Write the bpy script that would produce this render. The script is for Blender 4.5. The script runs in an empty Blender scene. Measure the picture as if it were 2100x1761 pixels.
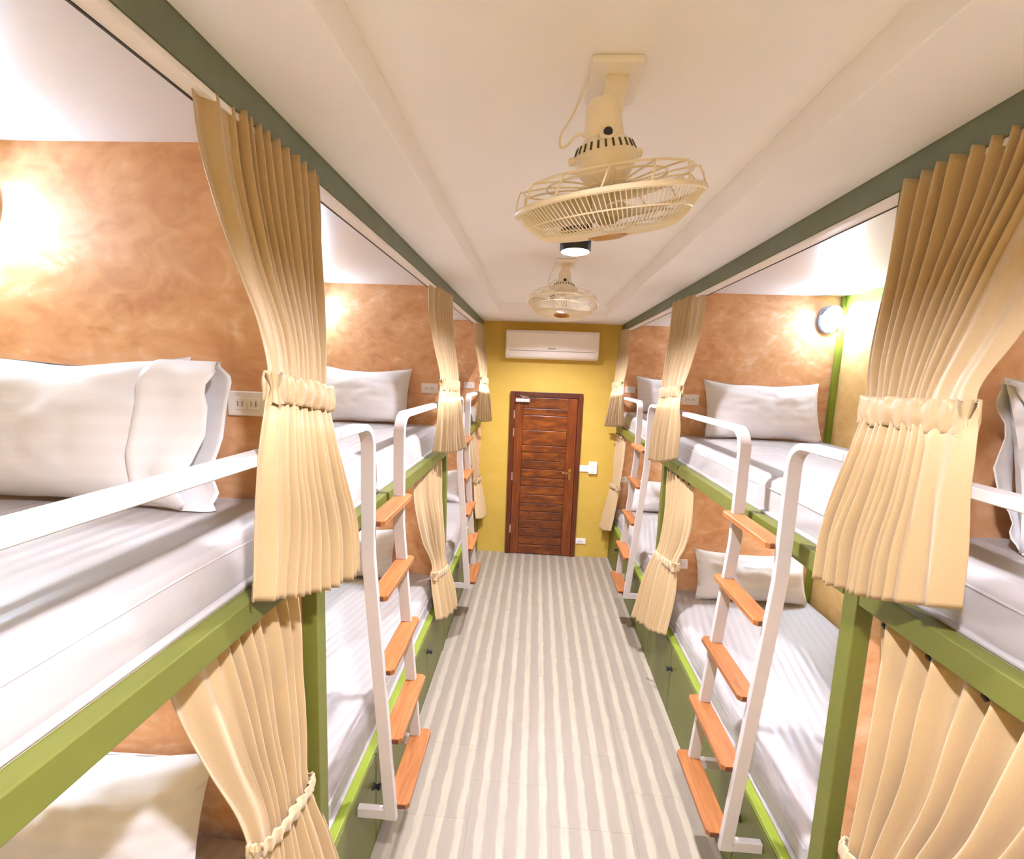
import bpy, bmesh, math, random
from mathutils import Vector, Matrix, noise, Euler

random.seed(7)
scene = bpy.context.scene
COL = scene.collection

# ------------------------------------------------------------------ camera
def make_camera():
    f, pitch, yaw, roll, h = 907.93, .1248, -.0531, -.0373, 2.2564
    cp, sp = math.cos(pitch), math.sin(pitch)
    fw = Vector((math.sin(yaw) * cp, math.cos(yaw) * cp, -sp))
    r = Vector((math.cos(yaw), -math.sin(yaw), 0)); d = fw.cross(r)
    c, s = math.cos(roll), math.sin(roll)
    right = c * r + s * d; down = -s * r + c * d
    cam = bpy.data.cameras.new('camera'); o = bpy.data.objects.new('camera', cam); COL.objects.link(o)
    cam.sensor_fit = 'HORIZONTAL'; cam.sensor_width = 36; cam.lens = f / 2100 * 36
    cam.clip_start = .02
    m = Matrix((right, -down, -fw)).transposed().to_4x4(); m.translation = Vector((0, 0, h))
    o.matrix_world = m
    scene.camera = o
make_camera()

# ------------------------------------------------------------------ world, exposure
world = bpy.data.worlds.new('world'); scene.world = world; world.use_nodes = True
world.node_tree.nodes['Background'].inputs[0].default_value = (.9, .92, 1, 1)
world.node_tree.nodes['Background'].inputs[1].default_value = .05
vs = scene.view_settings
vs.view_transform = 'Standard'; vs.look = 'None'; vs.gamma = 1; vs.use_curve_mapping = False
vs.exposure = 2.4
scene.cycles.max_bounces = 14; scene.cycles.diffuse_bounces = 10; scene.cycles.sample_clamp_indirect = 6
SPOT_W = 17.2           # ceiling downlights, warm
SPOT_COL = (.92, .885, 1.0)
LAMP_UP_W = 3.9        # bulkhead lamps over the upper bunks, cool
LAMP_LOW_W = 5.5
LAMP_COL = (.58, .74, 1.0)

# ------------------------------------------------------------------ room measures
XL, XR = -.6743, .9776          # aisle planes of the bunks
WL, WR = -1.83, 2.13            # side walls
Y0, D = -.72, 5.41              # wall behind the camera, door wall
ZS, ZC, ZB = 2.878, 2.98, 2.80  # soffit, tray ceiling, beam bottom
HEAD = [1.30, 3.32, D]          # orange face at the head of each bay
FOOT = [Y0, 1.36, 3.38]
RT, RB_ = 1.685, 1.615          # upper rail
SIDES = ('left', 'right')
def X(side, a):                 # a metres from the bunk front plane towards the aisle
    return XL + a if side == 'left' else XR - a

# ------------------------------------------------------------------ materials
def mat(name):
    m = bpy.data.materials.new(name); m.use_nodes = True
    nt = m.node_tree; b = nt.nodes['Principled BSDF']
    return m, nt, b
def N(nt, t, **k):
    n = nt.nodes.new(t)
    for a, v in k.items(): setattr(n, a, v)
    return n
def ramp(nt, stops, interp='LINEAR'):
    r = nt.nodes.new('ShaderNodeValToRGB'); r.color_ramp.interpolation = interp
    e = r.color_ramp.elements
    e[0].position, e[0].color = stops[0][0], (*stops[0][1], 1)
    e[1].position, e[1].color = stops[-1][0], (*stops[-1][1], 1)
    for p, c in stops[1:-1]:
        x = e.new(p); x.color = (*c, 1)
    return r
def simple(name, col, rough=.5, metal=0, noise_amt=.04, scale=30, bump=0.0, sheen=0):
    m, nt, b = mat(name)
    tc = N(nt, 'ShaderNodeTexCoord'); no = N(nt, 'ShaderNodeTexNoise'); no.inputs['Scale'].default_value = scale; no.inputs['Detail'].default_value = 4
    nt.links.new(tc.outputs['Object'], no.inputs['Vector'])
    lo = tuple(max(0, c * (1 - noise_amt)) for c in col); hi = tuple(min(1, c * (1 + noise_amt)) for c in col)
    r = ramp(nt, [(.3, lo), (.7, hi)])
    nt.links.new(no.outputs['Fac'], r.inputs['Fac']); nt.links.new(r.outputs['Color'], b.inputs['Base Color'])
    b.inputs['Roughness'].default_value = rough; b.inputs['Metallic'].default_value = metal
    if sheen: b.inputs['Sheen Weight'].default_value = sheen
    if bump:
        bp = N(nt, 'ShaderNodeBump'); bp.inputs['Strength'].default_value = bump; bp.inputs['Distance'].default_value = .002
        nt.links.new(no.outputs['Fac'], bp.inputs['Height']); nt.links.new(bp.outputs['Normal'], b.inputs['Normal'])
    return m
def stucco(name, stops, scale=3.2, rough=.62, bump=.25, dist=1.2):
    m, nt, b = mat(name)
    tc = N(nt, 'ShaderNodeTexCoord')
    mp = N(nt, 'ShaderNodeMapping'); mp.inputs['Scale'].default_value = (1, 1, 1.5)
    nt.links.new(tc.outputs['Object'], mp.inputs['Vector'])
    n1 = N(nt, 'ShaderNodeTexNoise'); n1.inputs['Scale'].default_value = scale; n1.inputs['Detail'].default_value = 9; n1.inputs['Roughness'].default_value = .66; n1.inputs['Distortion'].default_value = dist
    n2 = N(nt, 'ShaderNodeTexNoise'); n2.inputs['Scale'].default_value = scale * 3.1; n2.inputs['Detail'].default_value = 6; n2.inputs['Distortion'].default_value = dist * 1.6
    nt.links.new(mp.outputs[0], n1.inputs['Vector']); nt.links.new(mp.outputs[0], n2.inputs['Vector'])
    mx = N(nt, 'ShaderNodeMath', operation='MULTIPLY_ADD'); mx.inputs[1].default_value = .6
    ml = N(nt, 'ShaderNodeMath', operation='MULTIPLY'); ml.inputs[1].default_value = .4
    nt.links.new(n2.outputs['Fac'], ml.inputs[0]); nt.links.new(n1.outputs['Fac'], mx.inputs[0]); nt.links.new(ml.outputs[0], mx.inputs[2])
    r = ramp(nt, stops); nt.links.new(mx.outputs[0], r.inputs['Fac']); nt.links.new(r.outputs['Color'], b.inputs['Base Color'])
    b.inputs['Roughness'].default_value = rough
    bp = N(nt, 'ShaderNodeBump'); bp.inputs['Strength'].default_value = bump; bp.inputs['Distance'].default_value = .003
    nt.links.new(mx.outputs[0], bp.inputs['Height']); nt.links.new(bp.outputs['Normal'], b.inputs['Normal'])
    return m
def wood(name, stops, scale=(6, 60, 60), rough=.42):
    m, nt, b = mat(name)
    tc = N(nt, 'ShaderNodeTexCoord'); oi = N(nt, 'ShaderNodeObjectInfo')
    ad = N(nt, 'ShaderNodeVectorMath', operation='ADD'); sc = N(nt, 'ShaderNodeVectorMath', operation='SCALE'); sc.inputs['Scale'].default_value = 40
    cb = N(nt, 'ShaderNodeCombineXYZ')
    for i in range(3): nt.links.new(oi.outputs['Random'], cb.inputs[i])
    nt.links.new(cb.outputs[0], sc.inputs[0]); nt.links.new(tc.outputs['Object'], ad.inputs[0]); nt.links.new(sc.outputs[0], ad.inputs[1])
    mp = N(nt, 'ShaderNodeMapping'); mp.inputs['Scale'].default_value = scale
    nt.links.new(ad.outputs[0], mp.inputs['Vector'])
    n1 = N(nt, 'ShaderNodeTexNoise'); n1.inputs['Scale'].default_value = 1; n1.inputs['Detail'].default_value = 7; n1.inputs['Distortion'].default_value = .8; n1.inputs['Roughness'].default_value = .6
    nt.links.new(mp.outputs[0], n1.inputs['Vector'])
    r = ramp(nt, stops); nt.links.new(n1.outputs['Fac'], r.inputs['Fac'])
    hs = N(nt, 'ShaderNodeHueSaturation'); va = N(nt, 'ShaderNodeMapRange'); va.inputs['To Min'].default_value = .82; va.inputs['To Max'].default_value = 1.18
    nt.links.new(oi.outputs['Random'], va.inputs['Value']); nt.links.new(va.outputs[0], hs.inputs['Value']); nt.links.new(r.outputs['Color'], hs.inputs['Color'])
    nt.links.new(hs.outputs[0], b.inputs['Base Color'])
    b.inputs['Roughness'].default_value = rough
    bp = N(nt, 'ShaderNodeBump'); bp.inputs['Strength'].default_value = .15; bp.inputs['Distance'].default_value = .001
    nt.links.new(n1.outputs['Fac'], bp.inputs['Height']); nt.links.new(bp.outputs['Normal'], b.inputs['Normal'])
    return m
def floor_mat():
    m, nt, b = mat('striped_vinyl')
    tc = N(nt, 'ShaderNodeTexCoord'); oi = N(nt, 'ShaderNodeObjectInfo')
    sep = N(nt, 'ShaderNodeSeparateXYZ'); nt.links.new(tc.outputs['Object'], sep.inputs[0])
    # wobble of the stripe edges
    off = N(nt, 'ShaderNodeVectorMath', operation='ADD'); cb = N(nt, 'ShaderNodeCombineXYZ'); sc = N(nt, 'ShaderNodeMath', operation='MULTIPLY'); sc.inputs[1].default_value = 13
    nt.links.new(oi.outputs['Random'], sc.inputs[0]); nt.links.new(sc.outputs[0], cb.inputs[1]); nt.links.new(sc.outputs[0], cb.inputs[2])
    nt.links.new(tc.outputs['Object'], off.inputs[0]); nt.links.new(cb.outputs[0], off.inputs[1])
    mp = N(nt, 'ShaderNodeMapping'); mp.inputs['Scale'].default_value = (26, 9, 1); nt.links.new(off.outputs[0], mp.inputs['Vector'])
    nw = N(nt, 'ShaderNodeTexNoise'); nw.inputs['Scale'].default_value = 1; nw.inputs['Detail'].default_value = 5; nt.links.new(mp.outputs[0], nw.inputs['Vector'])
    wob = N(nt, 'ShaderNodeMath', operation='MULTIPLY_ADD'); wob.inputs[1].default_value = .026; nt.links.new(nw.outputs['Fac'], wob.inputs[0]); nt.links.new(sep.outputs[0], wob.inputs[2])
    dv = N(nt, 'ShaderNodeMath', operation='DIVIDE'); dv.inputs[1].default_value = .105; nt.links.new(wob.outputs[0], dv.inputs[0])
    fr = N(nt, 'ShaderNodeMath', operation='FRACT'); nt.links.new(dv.outputs[0], fr.inputs[0])
    r = ramp(nt, [(0, (.265, .23, .18)), (.50, (.285, .245, .19)), (.60, (.42, .37, .28)), (.86, (.43, .38, .285)), (.97, (.275, .235, .185))])
    nt.links.new(fr.outputs[0], r.inputs['Fac'])
    # weathered patches
    mp2 = N(nt, 'ShaderNodeMapping'); mp2.inputs['Scale'].default_value = (30, 3.5, 1); nt.links.new(off.outputs[0], mp2.inputs['Vector'])
    n2 = N(nt, 'ShaderNodeTexNoise'); n2.inputs['Scale'].default_value = 1; n2.inputs['Detail'].default_value = 6; nt.links.new(mp2.outputs[0], n2.inputs['Vector'])
    r2 = ramp(nt, [(.38, (0, 0, 0)), (.68, (1, 1, 1))]); nt.links.new(n2.outputs['Fac'], r2.inputs['Fac'])
    mul = N(nt, 'ShaderNodeMath', operation='MULTIPLY'); mul.inputs[1].default_value = .55; nt.links.new(r2.outputs['Color'], mul.inputs[0])
    mx = N(nt, 'ShaderNodeMix', data_type='RGBA'); mx.inputs['B'].default_value = (.32, .275, .215, 1)
    nt.links.new(mul.outputs[0], mx.inputs['Factor']); nt.links.new(r.outputs['Color'], mx.inputs['A']); nt.links.new(mx.outputs['Result'], b.inputs['Base Color'])
    b.inputs['Roughness'].default_value = .5
    return m
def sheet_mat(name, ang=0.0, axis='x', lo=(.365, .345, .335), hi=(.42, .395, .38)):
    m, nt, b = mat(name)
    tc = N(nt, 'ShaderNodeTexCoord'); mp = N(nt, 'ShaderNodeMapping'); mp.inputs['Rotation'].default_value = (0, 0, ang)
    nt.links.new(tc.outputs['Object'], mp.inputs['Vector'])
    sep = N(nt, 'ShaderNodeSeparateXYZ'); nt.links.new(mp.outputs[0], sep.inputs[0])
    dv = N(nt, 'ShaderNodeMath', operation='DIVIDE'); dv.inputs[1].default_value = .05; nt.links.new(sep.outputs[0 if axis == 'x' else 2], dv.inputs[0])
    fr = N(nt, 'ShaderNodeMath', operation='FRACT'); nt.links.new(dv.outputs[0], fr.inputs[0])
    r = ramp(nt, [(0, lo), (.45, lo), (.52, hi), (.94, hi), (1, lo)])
    nt.links.new(fr.outputs[0], r.inputs['Fac']); nt.links.new(r.outputs['Color'], b.inputs['Base Color'])
    rr = N(nt, 'ShaderNodeMapRange'); rr.inputs['From Min'].default_value = .45; rr.inputs['From Max'].default_value = .55; rr.inputs['To Min'].default_value = .38; rr.inputs['To Max'].default_value = .62
    nt.links.new(fr.outputs[0], rr.inputs['Value']); nt.links.new(rr.outputs[0], b.inputs['Roughness'])
    no = N(nt, 'ShaderNodeTexNoise'); no.inputs['Scale'].default_value = 5; no.inputs['Detail'].default_value = 5; nt.links.new(tc.outputs['Object'], no.inputs['Vector'])
    bp = N(nt, 'ShaderNodeBump'); bp.inputs['Strength'].default_value = .35; bp.inputs['Distance'].default_value = .012
    nt.links.new(no.outputs['Fac'], bp.inputs['Height']); nt.links.new(bp.outputs['Normal'], b.inputs['Normal'])
    b.inputs['Sheen Weight'].default_value = .15
    return m
def emit(name, col, strength):
    m, nt, b = mat(name)
    b.inputs['Base Color'].default_value = (.9, .9, .9, 1)
    b.inputs['Emission Color'].default_value = (*col, 1); b.inputs['Emission Strength'].default_value = strength
    return m

M = {}
M['orange'] = stucco('orange_stucco', [(.34, (.56, .255, .11)), (.46, (.68, .36, .17)), (.55, (.75, .435, .225)), (.65, (.87, .63, .42))], scale=2.5, dist=.9)
M['yellow'] = stucco('yellow_stucco', [(.3, (.57, .385, .06)), (.5, (.61, .42, .07)), (.7, (.65, .46, .09))], scale=1.1, bump=.06, dist=.5)
M['cream_panel'] = stucco('ochre_side_wall', [(.3, (.66, .40, .12)), (.5, (.76, .50, .18)), (.7, (.84, .62, .28))], scale=2.2, bump=.12)
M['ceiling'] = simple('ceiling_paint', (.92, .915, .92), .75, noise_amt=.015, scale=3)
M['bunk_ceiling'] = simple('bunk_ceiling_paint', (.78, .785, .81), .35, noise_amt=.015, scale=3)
M['green'] = simple('green_paint', (.13, .14, .021), .42, noise_amt=.08, scale=9)
M['green_beam'] = simple('grey_green_paint', (.15, .17, .105), .5, noise_amt=.06, scale=9)
M['lime'] = simple('lime_paint', (.23, .30, .03), .42, noise_amt=.06, scale=9)
M['white_metal'] = simple('white_enamel', (.56, .52, .50), .35, noise_amt=.02)
M['white_plastic'] = simple('white_plastic', (.86, .82, .77), .4, noise_amt=.02)
M['ivory'] = simple('ivory_plastic', (.86, .79, .66), .38, noise_amt=.03)
M['ivory_wire'] = simple('ivory_wire', (.84, .75, .58), .35, noise_amt=.03)
M['blade'] = simple('fan_blade_plastic', (.62, .55, .40), .35, noise_amt=.02)
M['dark_vent'] = simple('dark_vent', (.06, .05, .04), .7)
M['black'] = simple('black_metal', (.018, .018, .022), .38)
M['lamp_metal'] = simple('grey_lamp_metal', (.20, .22, .26), .4)
M['chrome'] = simple('brushed_steel', (.7, .68, .66), .28, metal=1)
M['brass'] = simple('brass', (.55, .33, .12), .3, metal=1)
M['grey_mark'] = simple('grey_print', (.38, .34, .29), .5)
M['rung'] = wood('orange_stained_wood', [(.3, (.235, .08, .02)), (.5, (.31, .115, .031)), (.72, (.39, .16, .05))], scale=(50, 4, 50))
M['rung_end'] = wood('dark_end_grain', [(.3, (.10, .03, .015)), (.7, (.16, .05, .02))])
M['door'] = wood('varnished_teak', [(.28, (.06, .012, .002)), (.5, (.15, .034, .004)), (.75, (.33, .09, .008))], scale=(5, 16, 16), rough=.36)
M['door_v'] = wood('varnished_teak_upright', [(.28, (.075, .014, .002)), (.5, (.15, .032, .004)), (.75, (.24, .06, .007))], scale=(30, 30, 3), rough=.36)
M['door_frame'] = wood('dark_teak_frame', [(.28, (.055, .010, .003)), (.5, (.09, .018, .004)), (.75, (.15, .032, .006))], scale=(30, 30, 3), rough=.4)
M['floor'] = floor_mat()
M['floor_base'] = simple('floor_underlay', (.42, .36, .28), .7)
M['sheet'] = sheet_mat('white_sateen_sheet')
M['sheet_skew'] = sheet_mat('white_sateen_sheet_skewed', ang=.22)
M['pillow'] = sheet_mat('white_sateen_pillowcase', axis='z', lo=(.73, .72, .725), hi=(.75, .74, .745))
M['board'] = simple('bed_board', (.55, .45, .30), .6)
def curtain_mat():
    m, nt, b = mat('beige_satin_curtain')
    tc = N(nt, 'ShaderNodeTexCoord'); mp = N(nt, 'ShaderNodeMapping'); mp.inputs['Scale'].default_value = (400, 400, 90)
    nt.links.new(tc.outputs['Object'], mp.inputs['Vector'])
    no = N(nt, 'ShaderNodeTexNoise'); no.inputs['Scale'].default_value = 1; no.inputs['Detail'].default_value = 2; nt.links.new(mp.outputs[0], no.inputs['Vector'])
    r = ramp(nt, [(.3, (.51, .375, .20)), (.7, (.55, .405, .22))]); nt.links.new(no.outputs['Fac'], r.inputs['Fac'])
    nt.links.new(r.outputs['Color'], b.inputs['Base Color'])
    b.inputs['Roughness'].default_value = .46; b.inputs['Sheen Weight'].default_value = .25
    bp = N(nt, 'ShaderNodeBump'); bp.inputs['Strength'].default_value = .08; bp.inputs['Distance'].default_value = .0006
    nt.links.new(no.outputs['Fac'], bp.inputs['Height']); nt.links.new(bp.outputs['Normal'], b.inputs['Normal'])
    return m
M['curtain'] = curtain_mat()
M['reflector'] = simple('white_reflector', (.9, .88, .86), .3, noise_amt=.01)
M['hook'] = simple('dark_curtain_hook', (.03, .022, .018), .5)
AREA_LENS = math.pi * .0495 ** 2
M['spot_lens'] = emit('downlight_lens', SPOT_COL, SPOT_W / (math.pi * AREA_LENS))

# ------------------------------------------------------------------ mesh kit
class MB:
    def __init__(s): s.v = []; s.f = []
    def add(s, vs, fs):
        o = len(s.v); s.v += [tuple(p) for p in vs]; s.f += [tuple(i + o for i in q) for q in fs]; return s
    def box(s, x0, x1, y0, y1, z0, z1, b=0.0):
        if x0 > x1: x0, x1 = x1, x0
        if y0 > y1: y0, y1 = y1, y0
        b = min(b, (x1 - x0) * .45, (y1 - y0) * .45, (z1 - z0) * .45)
        bm = bmesh.new(); bmesh.ops.create_cube(bm, size=1)
        for v in bm.verts:
            v.co = Vector(((x0 + x1) / 2 + v.co.x * (x1 - x0), (y0 + y1) / 2 + v.co.y * (y1 - y0), (z0 + z1) / 2 + v.co.z * (z1 - z0)))
        if b > 0: bmesh.ops.bevel(bm, geom=bm.edges[:], offset=b, segments=2, affect='EDGES', profile=.5)
        bm.verts.index_update()
        s.add([v.co[:] for v in bm.verts], [[v.index for v in f.verts] for f in bm.faces]); bm.free(); return s
    def sweep(s, st, closed_ends=True):
        # st: list of (centre, w, n) half vectors of a rectangular section (bevelled to 8 points)
        k = .35; rings = []
        for c, w, n in st:
            c, w, n = Vector(c), Vector(w), Vector(n)
            pts = []
            for a, bb in ((1, k), (k, 1), (-k, 1), (-1, k), (-1, -k), (-k, -1), (k, -1), (1, -k)):
                aa = a if abs(a) == 1 else (1 - .13 * (n.length / w.length)) * (1 if a > 0 else -1)
                b2 = bb if abs(bb) == 1 else .84 * (1 if bb > 0 else -1)
                pts.append(c + w * aa + n * b2)
            rings.append(pts)
        vs = [p for r in rings for p in r]; fs = []
        for i in range(len(rings) - 1):
            for j in range(8):
                fs.append((i * 8 + j, i * 8 + (j + 1) % 8, (i + 1) * 8 + (j + 1) % 8, (i + 1) * 8 + j))
        fs.append(tuple(range(7, -1, -1))); o = (len(rings) - 1) * 8; fs.append(tuple(range(o, o + 8)))
        return s.add(vs, fs)
    def tube(s, pts, r, n=8, closed=False):
        pts = [Vector(p) for p in pts]; rings = []; L = len(pts)
        up = Vector((0, 0, 1))
        for i, p in enumerate(pts):
            a = pts[(i - 1) % L] if (closed or i > 0) else p; b = pts[(i + 1) % L] if (closed or i < L - 1) else p
            t = (b - a).normalized()
            u = t.cross(up)
            if u.length < 1e-3: u = t.cross(Vector((1, 0, 0)))
            u.normalize(); w = t.cross(u)
            rr = r[i] if isinstance(r, (list, tuple)) else r
            rings.append([p + (u * math.cos(2 * math.pi * j / n) + w * math.sin(2 * math.pi * j / n)) * rr for j in range(n)])
        vs = [q for g in rings for q in g]; fs = []
        for i in range(L if closed else L - 1):
            i2 = (i + 1) % L
            for j in range(n): fs.append((i * n + j, i * n + (j + 1) % n, i2 * n + (j + 1) % n, i2 * n + j))
        if not closed: fs.append(tuple(range(n - 1, -1, -1))); fs.append(tuple(range((L - 1) * n, L * n)))
        return s.add(vs, fs)
    def lathe(s, prof, n=32, M4=None, cap=True):
        M4 = M4 or Matrix.Identity(4); vs = []; fs = []
        for r, z in prof:
            for j in range(n):
                a = 2 * math.pi * j / n; vs.append(M4 @ Vector((r * math.cos(a), r * math.sin(a), z)))
        for i in range(len(prof) - 1):
            for j in range(n): fs.append((i * n + j, i * n + (j + 1) % n, (i + 1) * n + (j + 1) % n, (i + 1) * n + j))
        if cap:
            fs.append(tuple(range(n - 1, -1, -1))); o = (len(prof) - 1) * n; fs.append(tuple(range(o, o + n)))
        return s.add(vs, fs)
    def grid(s, P, wrap=False):
        R_, C_ = len(P), len(P[0]); vs = [p for row in P for p in row]; fs = []
        for i in range(R_ - 1):
            for j in range(C_ if wrap else C_ - 1):
                j2 = (j + 1) % C_; fs.append((i * C_ + j, i * C_ + j2, (i + 1) * C_ + j2, (i + 1) * C_ + j))
        return s.add(vs, fs)
    def build(s, name, material, parent=None, smooth=False, base=None):
        off = Vector(base) if base else (parent_loc(parent) if parent else Vector((0, 0, 0)))
        me = bpy.data.meshes.new(name); me.from_pydata([tuple(Vector(p) - off) for p in s.v], [], s.f); me.update()
        bm = bmesh.new(); bm.from_mesh(me); bmesh.ops.recalc_face_normals(bm, faces=bm.faces[:]); bm.to_mesh(me); bm.free()
        me.materials.append(M[material] if isinstance(material, str) else material)
        if smooth:
            for p in me.polygons: p.use_smooth = True
            if smooth != 'all':
                try: me.set_sharp_from_angle(angle=math.radians(38))
                except Exception: pass
        o = bpy.data.objects.new(name, me); COL.objects.link(o)
        if parent: o.parent = parent
        if base: o.location = base
        return o
LOC = {}
def parent_loc(p):
    v = Vector((0, 0, 0))
    while p: v += p.location; p = p.parent
    return v
def thing(name, loc, label, cat, group=None):
    o = bpy.data.objects.new(name, None); o.empty_display_size = .05; COL.objects.link(o); o.location = loc
    return tag(o, label, cat, group)
def tag(o, label, cat, group=None):
    o['label'] = label; o['category'] = cat
    if group: o['group'] = group
    return o
def struct(o, label=None):
    o['kind'] = 'structure'
    if label: o['label'] = label
    return o
def box(*a, b=0.0): return MB().box(*a, b=b)

# ------------------------------------------------------------------ the room
fl = struct(box(WL - .1, WR + .1, Y0 - .1, D + .1, -.06, -.004).build('floor', 'floor_base'), 'aisle floor of striped taupe and cream vinyl tiles')
TW, TL = .42, .45
tile_mesh = None
x = XL; ci = 0
xs = []
while x < XR - .001: xs.append(x); x += TW
for ci, x in enumerate(xs):
    y = Y0 + (.22 if ci % 2 else 0) - .45
    while y < D:
        y0, y1 = max(y, Y0), min(y + TL, D); x1 = min(x + TW, XR)
        full = y0 == y and y1 == y + TL and x1 == x + TW
        if full and tile_mesh:
            o = bpy.data.objects.new('floor_tile', tile_mesh); COL.objects.link(o); o.location = (x, y, 0); o.parent = fl
        elif y1 - y0 > .01:
            o = box(x, x1 - .0007, y0, y1 - .0007, -.004, 0).build('floor_tile', 'floor', None, base=(x, y, 0)); o.parent = fl
            if full: tile_mesh = o.data
        y += TL
struct(box(WL - .1, WL, Y0 - .1, D + .1, 0, 3.1).build('wall_left', 'cream_panel'), 'ochre side wall behind the left bunks')
struct(box(WR, WR + .1, Y0 - .1, D + .1, 0, 3.1).build('wall_right', 'cream_panel'), 'ochre side wall behind the right bunks')
struct(box(WL, WR, Y0 - .1, Y0, 0, 3.1).build('wall_near', 'yellow'), 'yellow wall behind the camera')
wf = struct(box(WL, WR, D, D + .1, 0, 3.1).build('wall_far', 'yellow'), 'yellow wall with the wooden door at the aisle end')
for s, (a, b_) in (('left', (WL, XL + .0)), ('right', (XR, WR))):
    box(a, b_, D - .006, D, 0, ZS).build('orange_plaster_panel', 'orange', wf)
# tray ceiling
ce = struct(box(WL - .1, WR + .1, Y0 - .1, D + .1, ZC, ZC + .05).build('ceiling', 'ceiling'), 'pale cream tray ceiling with lower soffits round it')
XTL, XTR, YT = -.4168, .6696, 4.64
box(XL, XTL, Y0, D, ZS, ZC, b=.003).build('soffit', 'ceiling', ce)
box(XTR, XR, Y0, D, ZS, ZC, b=.003).build('soffit', 'ceiling', ce)
box(XTL, XTR, YT, D, ZS, ZC).build('soffit', 'ceiling', ce)
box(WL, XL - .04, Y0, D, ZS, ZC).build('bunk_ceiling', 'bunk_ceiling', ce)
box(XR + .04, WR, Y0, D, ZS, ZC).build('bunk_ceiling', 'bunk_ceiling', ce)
# beams with white curtain tracks
for i, s in enumerate(SIDES):
    tr = struct(box(X(s, 0), X(s, -.04), Y0, D, ZB, ZC).build('trim_%d' % (i + 1), 'green_beam'), 'long dark green ceiling beam over the %s bunks' % s)
    box(X(s, -.004), X(s, -.046), Y0, D - .001, ZB - .016, ZB - .0005, b=.002).build('curtain_track', 'white_plastic', tr)
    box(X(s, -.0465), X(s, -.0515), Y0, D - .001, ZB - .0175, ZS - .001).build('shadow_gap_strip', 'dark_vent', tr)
# partitions between the bays
WHERE = ['nearest', 'middle', 'far']
for s in SIDES:
    w = WL if s == 'left' else WR
    for k in (0, 1):
        y0, y1 = HEAD[k], FOOT[k + 1]
        p = struct(box(X(s, -.05), w, y0, y1, 0, ZS).build('wall_partition', 'orange'), 'orange stucco partition at the head of the %s %s bunks' % (WHERE[k], s))
        box(X(s, 0), X(s, -.05), y0, y1, 0, ZB, b=.003).build('post', 'green', p)
    for k in range(3):
        y1 = HEAD[k] - (.006 if k == 2 else 0)
        sx = 1 if s == 'left' else -1
        t = struct(box(w, w + sx * .035, y1 - .035, y1, 0, ZS, b=.003).build('trim_%d' % (3 + k + 3 * (s == 'right')), 'lime'), 'lime green trim in the corner of the %s %s bay' % (WHERE[k], s))
        box(w, w + sx * .018, FOOT[k], y1 - .035, ZS - .085, ZS - .001, b=.003).build('top_strip', 'lime', t)

# ------------------------------------------------------------------ door
DX0, DX1 = -.317, .557
door = struct(box(DX0 + .05, DX1 - .05, D - .012, D - .002, .004, 2.0).build('door_1', 'door_frame'), 'brown varnished plank door with dark frame')
for a, b_, z0, z1 in ((DX0, DX0 + .055, 0, 2.05), (DX1 - .055, DX1, 0, 2.05), (DX0 + .0555, DX1 - .0555, 1.99, 2.05)):
    box(a, b_, D - .045, D, z0, z1, b=.004).build('frame', 'door_frame', door)
ix0, ix1 = DX0 + .058, DX1 - .058
box(ix0, ix0 + .10, D - .032, D - .012, .006, 1.985, b=.004).build('stile', 'door_v', door)
box(ix1 - .115, ix1, D - .032, D - .012, .006, 1.985, b=.004).build('stile', 'door_v', door)
z = 1.985
heights = [.135, .085, .185, .185, .085] + [.108] * 11 + [.12]
sc_ = (1.985 - .006) / sum(heights)
for i, h in enumerate(heights):
    h *= sc_; rail = i in (0, 4, len(heights) - 1)
    box(ix0 + .101, ix1 - .116, D - (.031 if rail else .026 - .004 * (i % 2)), D - .012, z - h + .003, z - .003, b=.004).build('rail' if rail else 'plank', 'door', door)
    z -= h
hd = MB().box(ix1 - .07, ix1 - .04, D - .038, D - .031, .98, 1.12, b=.003).build('handle_plate', 'brass', door)
MB().tube([(ix1 - .055, D - .032, 1.08), (ix1 - .055, D - .075, 1.08), (ix1 - .075, D - .08, 1.08), (ix1 - .15, D - .08, 1.078)], .008).build('handle', 'brass', hd, smooth=True)
cl = MB().box(DX0 + .065, DX0 + .235, D - .075, D - .032, 1.925, 1.965, b=.006).build('door_closer', 'white_metal', door)
MB().tube([(DX0 + .15, D - .055, 1.966), (DX0 + .15, D - .055, 1.985), (DX0 + .22, D - .10, 1.992), (DX0 + .10, D - .03, 1.999)], .006, n=6).build('closer_arm', 'chrome', cl)
for zz in (1.72, 1.50, .95, .28):
    box(DX0 + .046, DX0 + .060, D - .052, D - .030, zz, zz + .10, b=.002).build('hinge', 'chrome', door)

# ------------------------------------------------------------------ air conditioner
ac = thing('air_conditioner', (.15, D, 2.45), 'white wall air conditioner above the wooden door', 'air conditioner')
prof = [(0, 2.448), (.10, 2.440), (.165, 2.462), (.195, 2.50), (.205, 2.56), (.205, 2.72), (.19, 2.755), (.16, 2.768), (0, 2.768)]
ax0, ax1 = -.39, .693
def extr(prof, x0, x1, e=.012):
    m = MB(); xs_ = [(x0, .93), (x0 + e, 1), (x1 - e, 1), (x1, .93)]
    zc = 2.605
    P = [[(xx, D - d * k, zc + (z_ - zc) * (1 - (1 - k) * .4)) for d, z_ in prof] for xx, k in xs_]
    m.grid(P); n = len(prof)
    m.f.append(tuple(range(n - 1, -1, -1))); m.f.append(tuple(range(3 * n, 4 * n))); return m
extr(prof, ax0, ax1).build('body', 'white_plastic', ac, smooth=True)
box(ax0 + .015, ax1 - .015, D - .2095, D - .204, 2.535, 2.735, b=.004).build('front_panel', 'white_plastic', ac)
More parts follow.
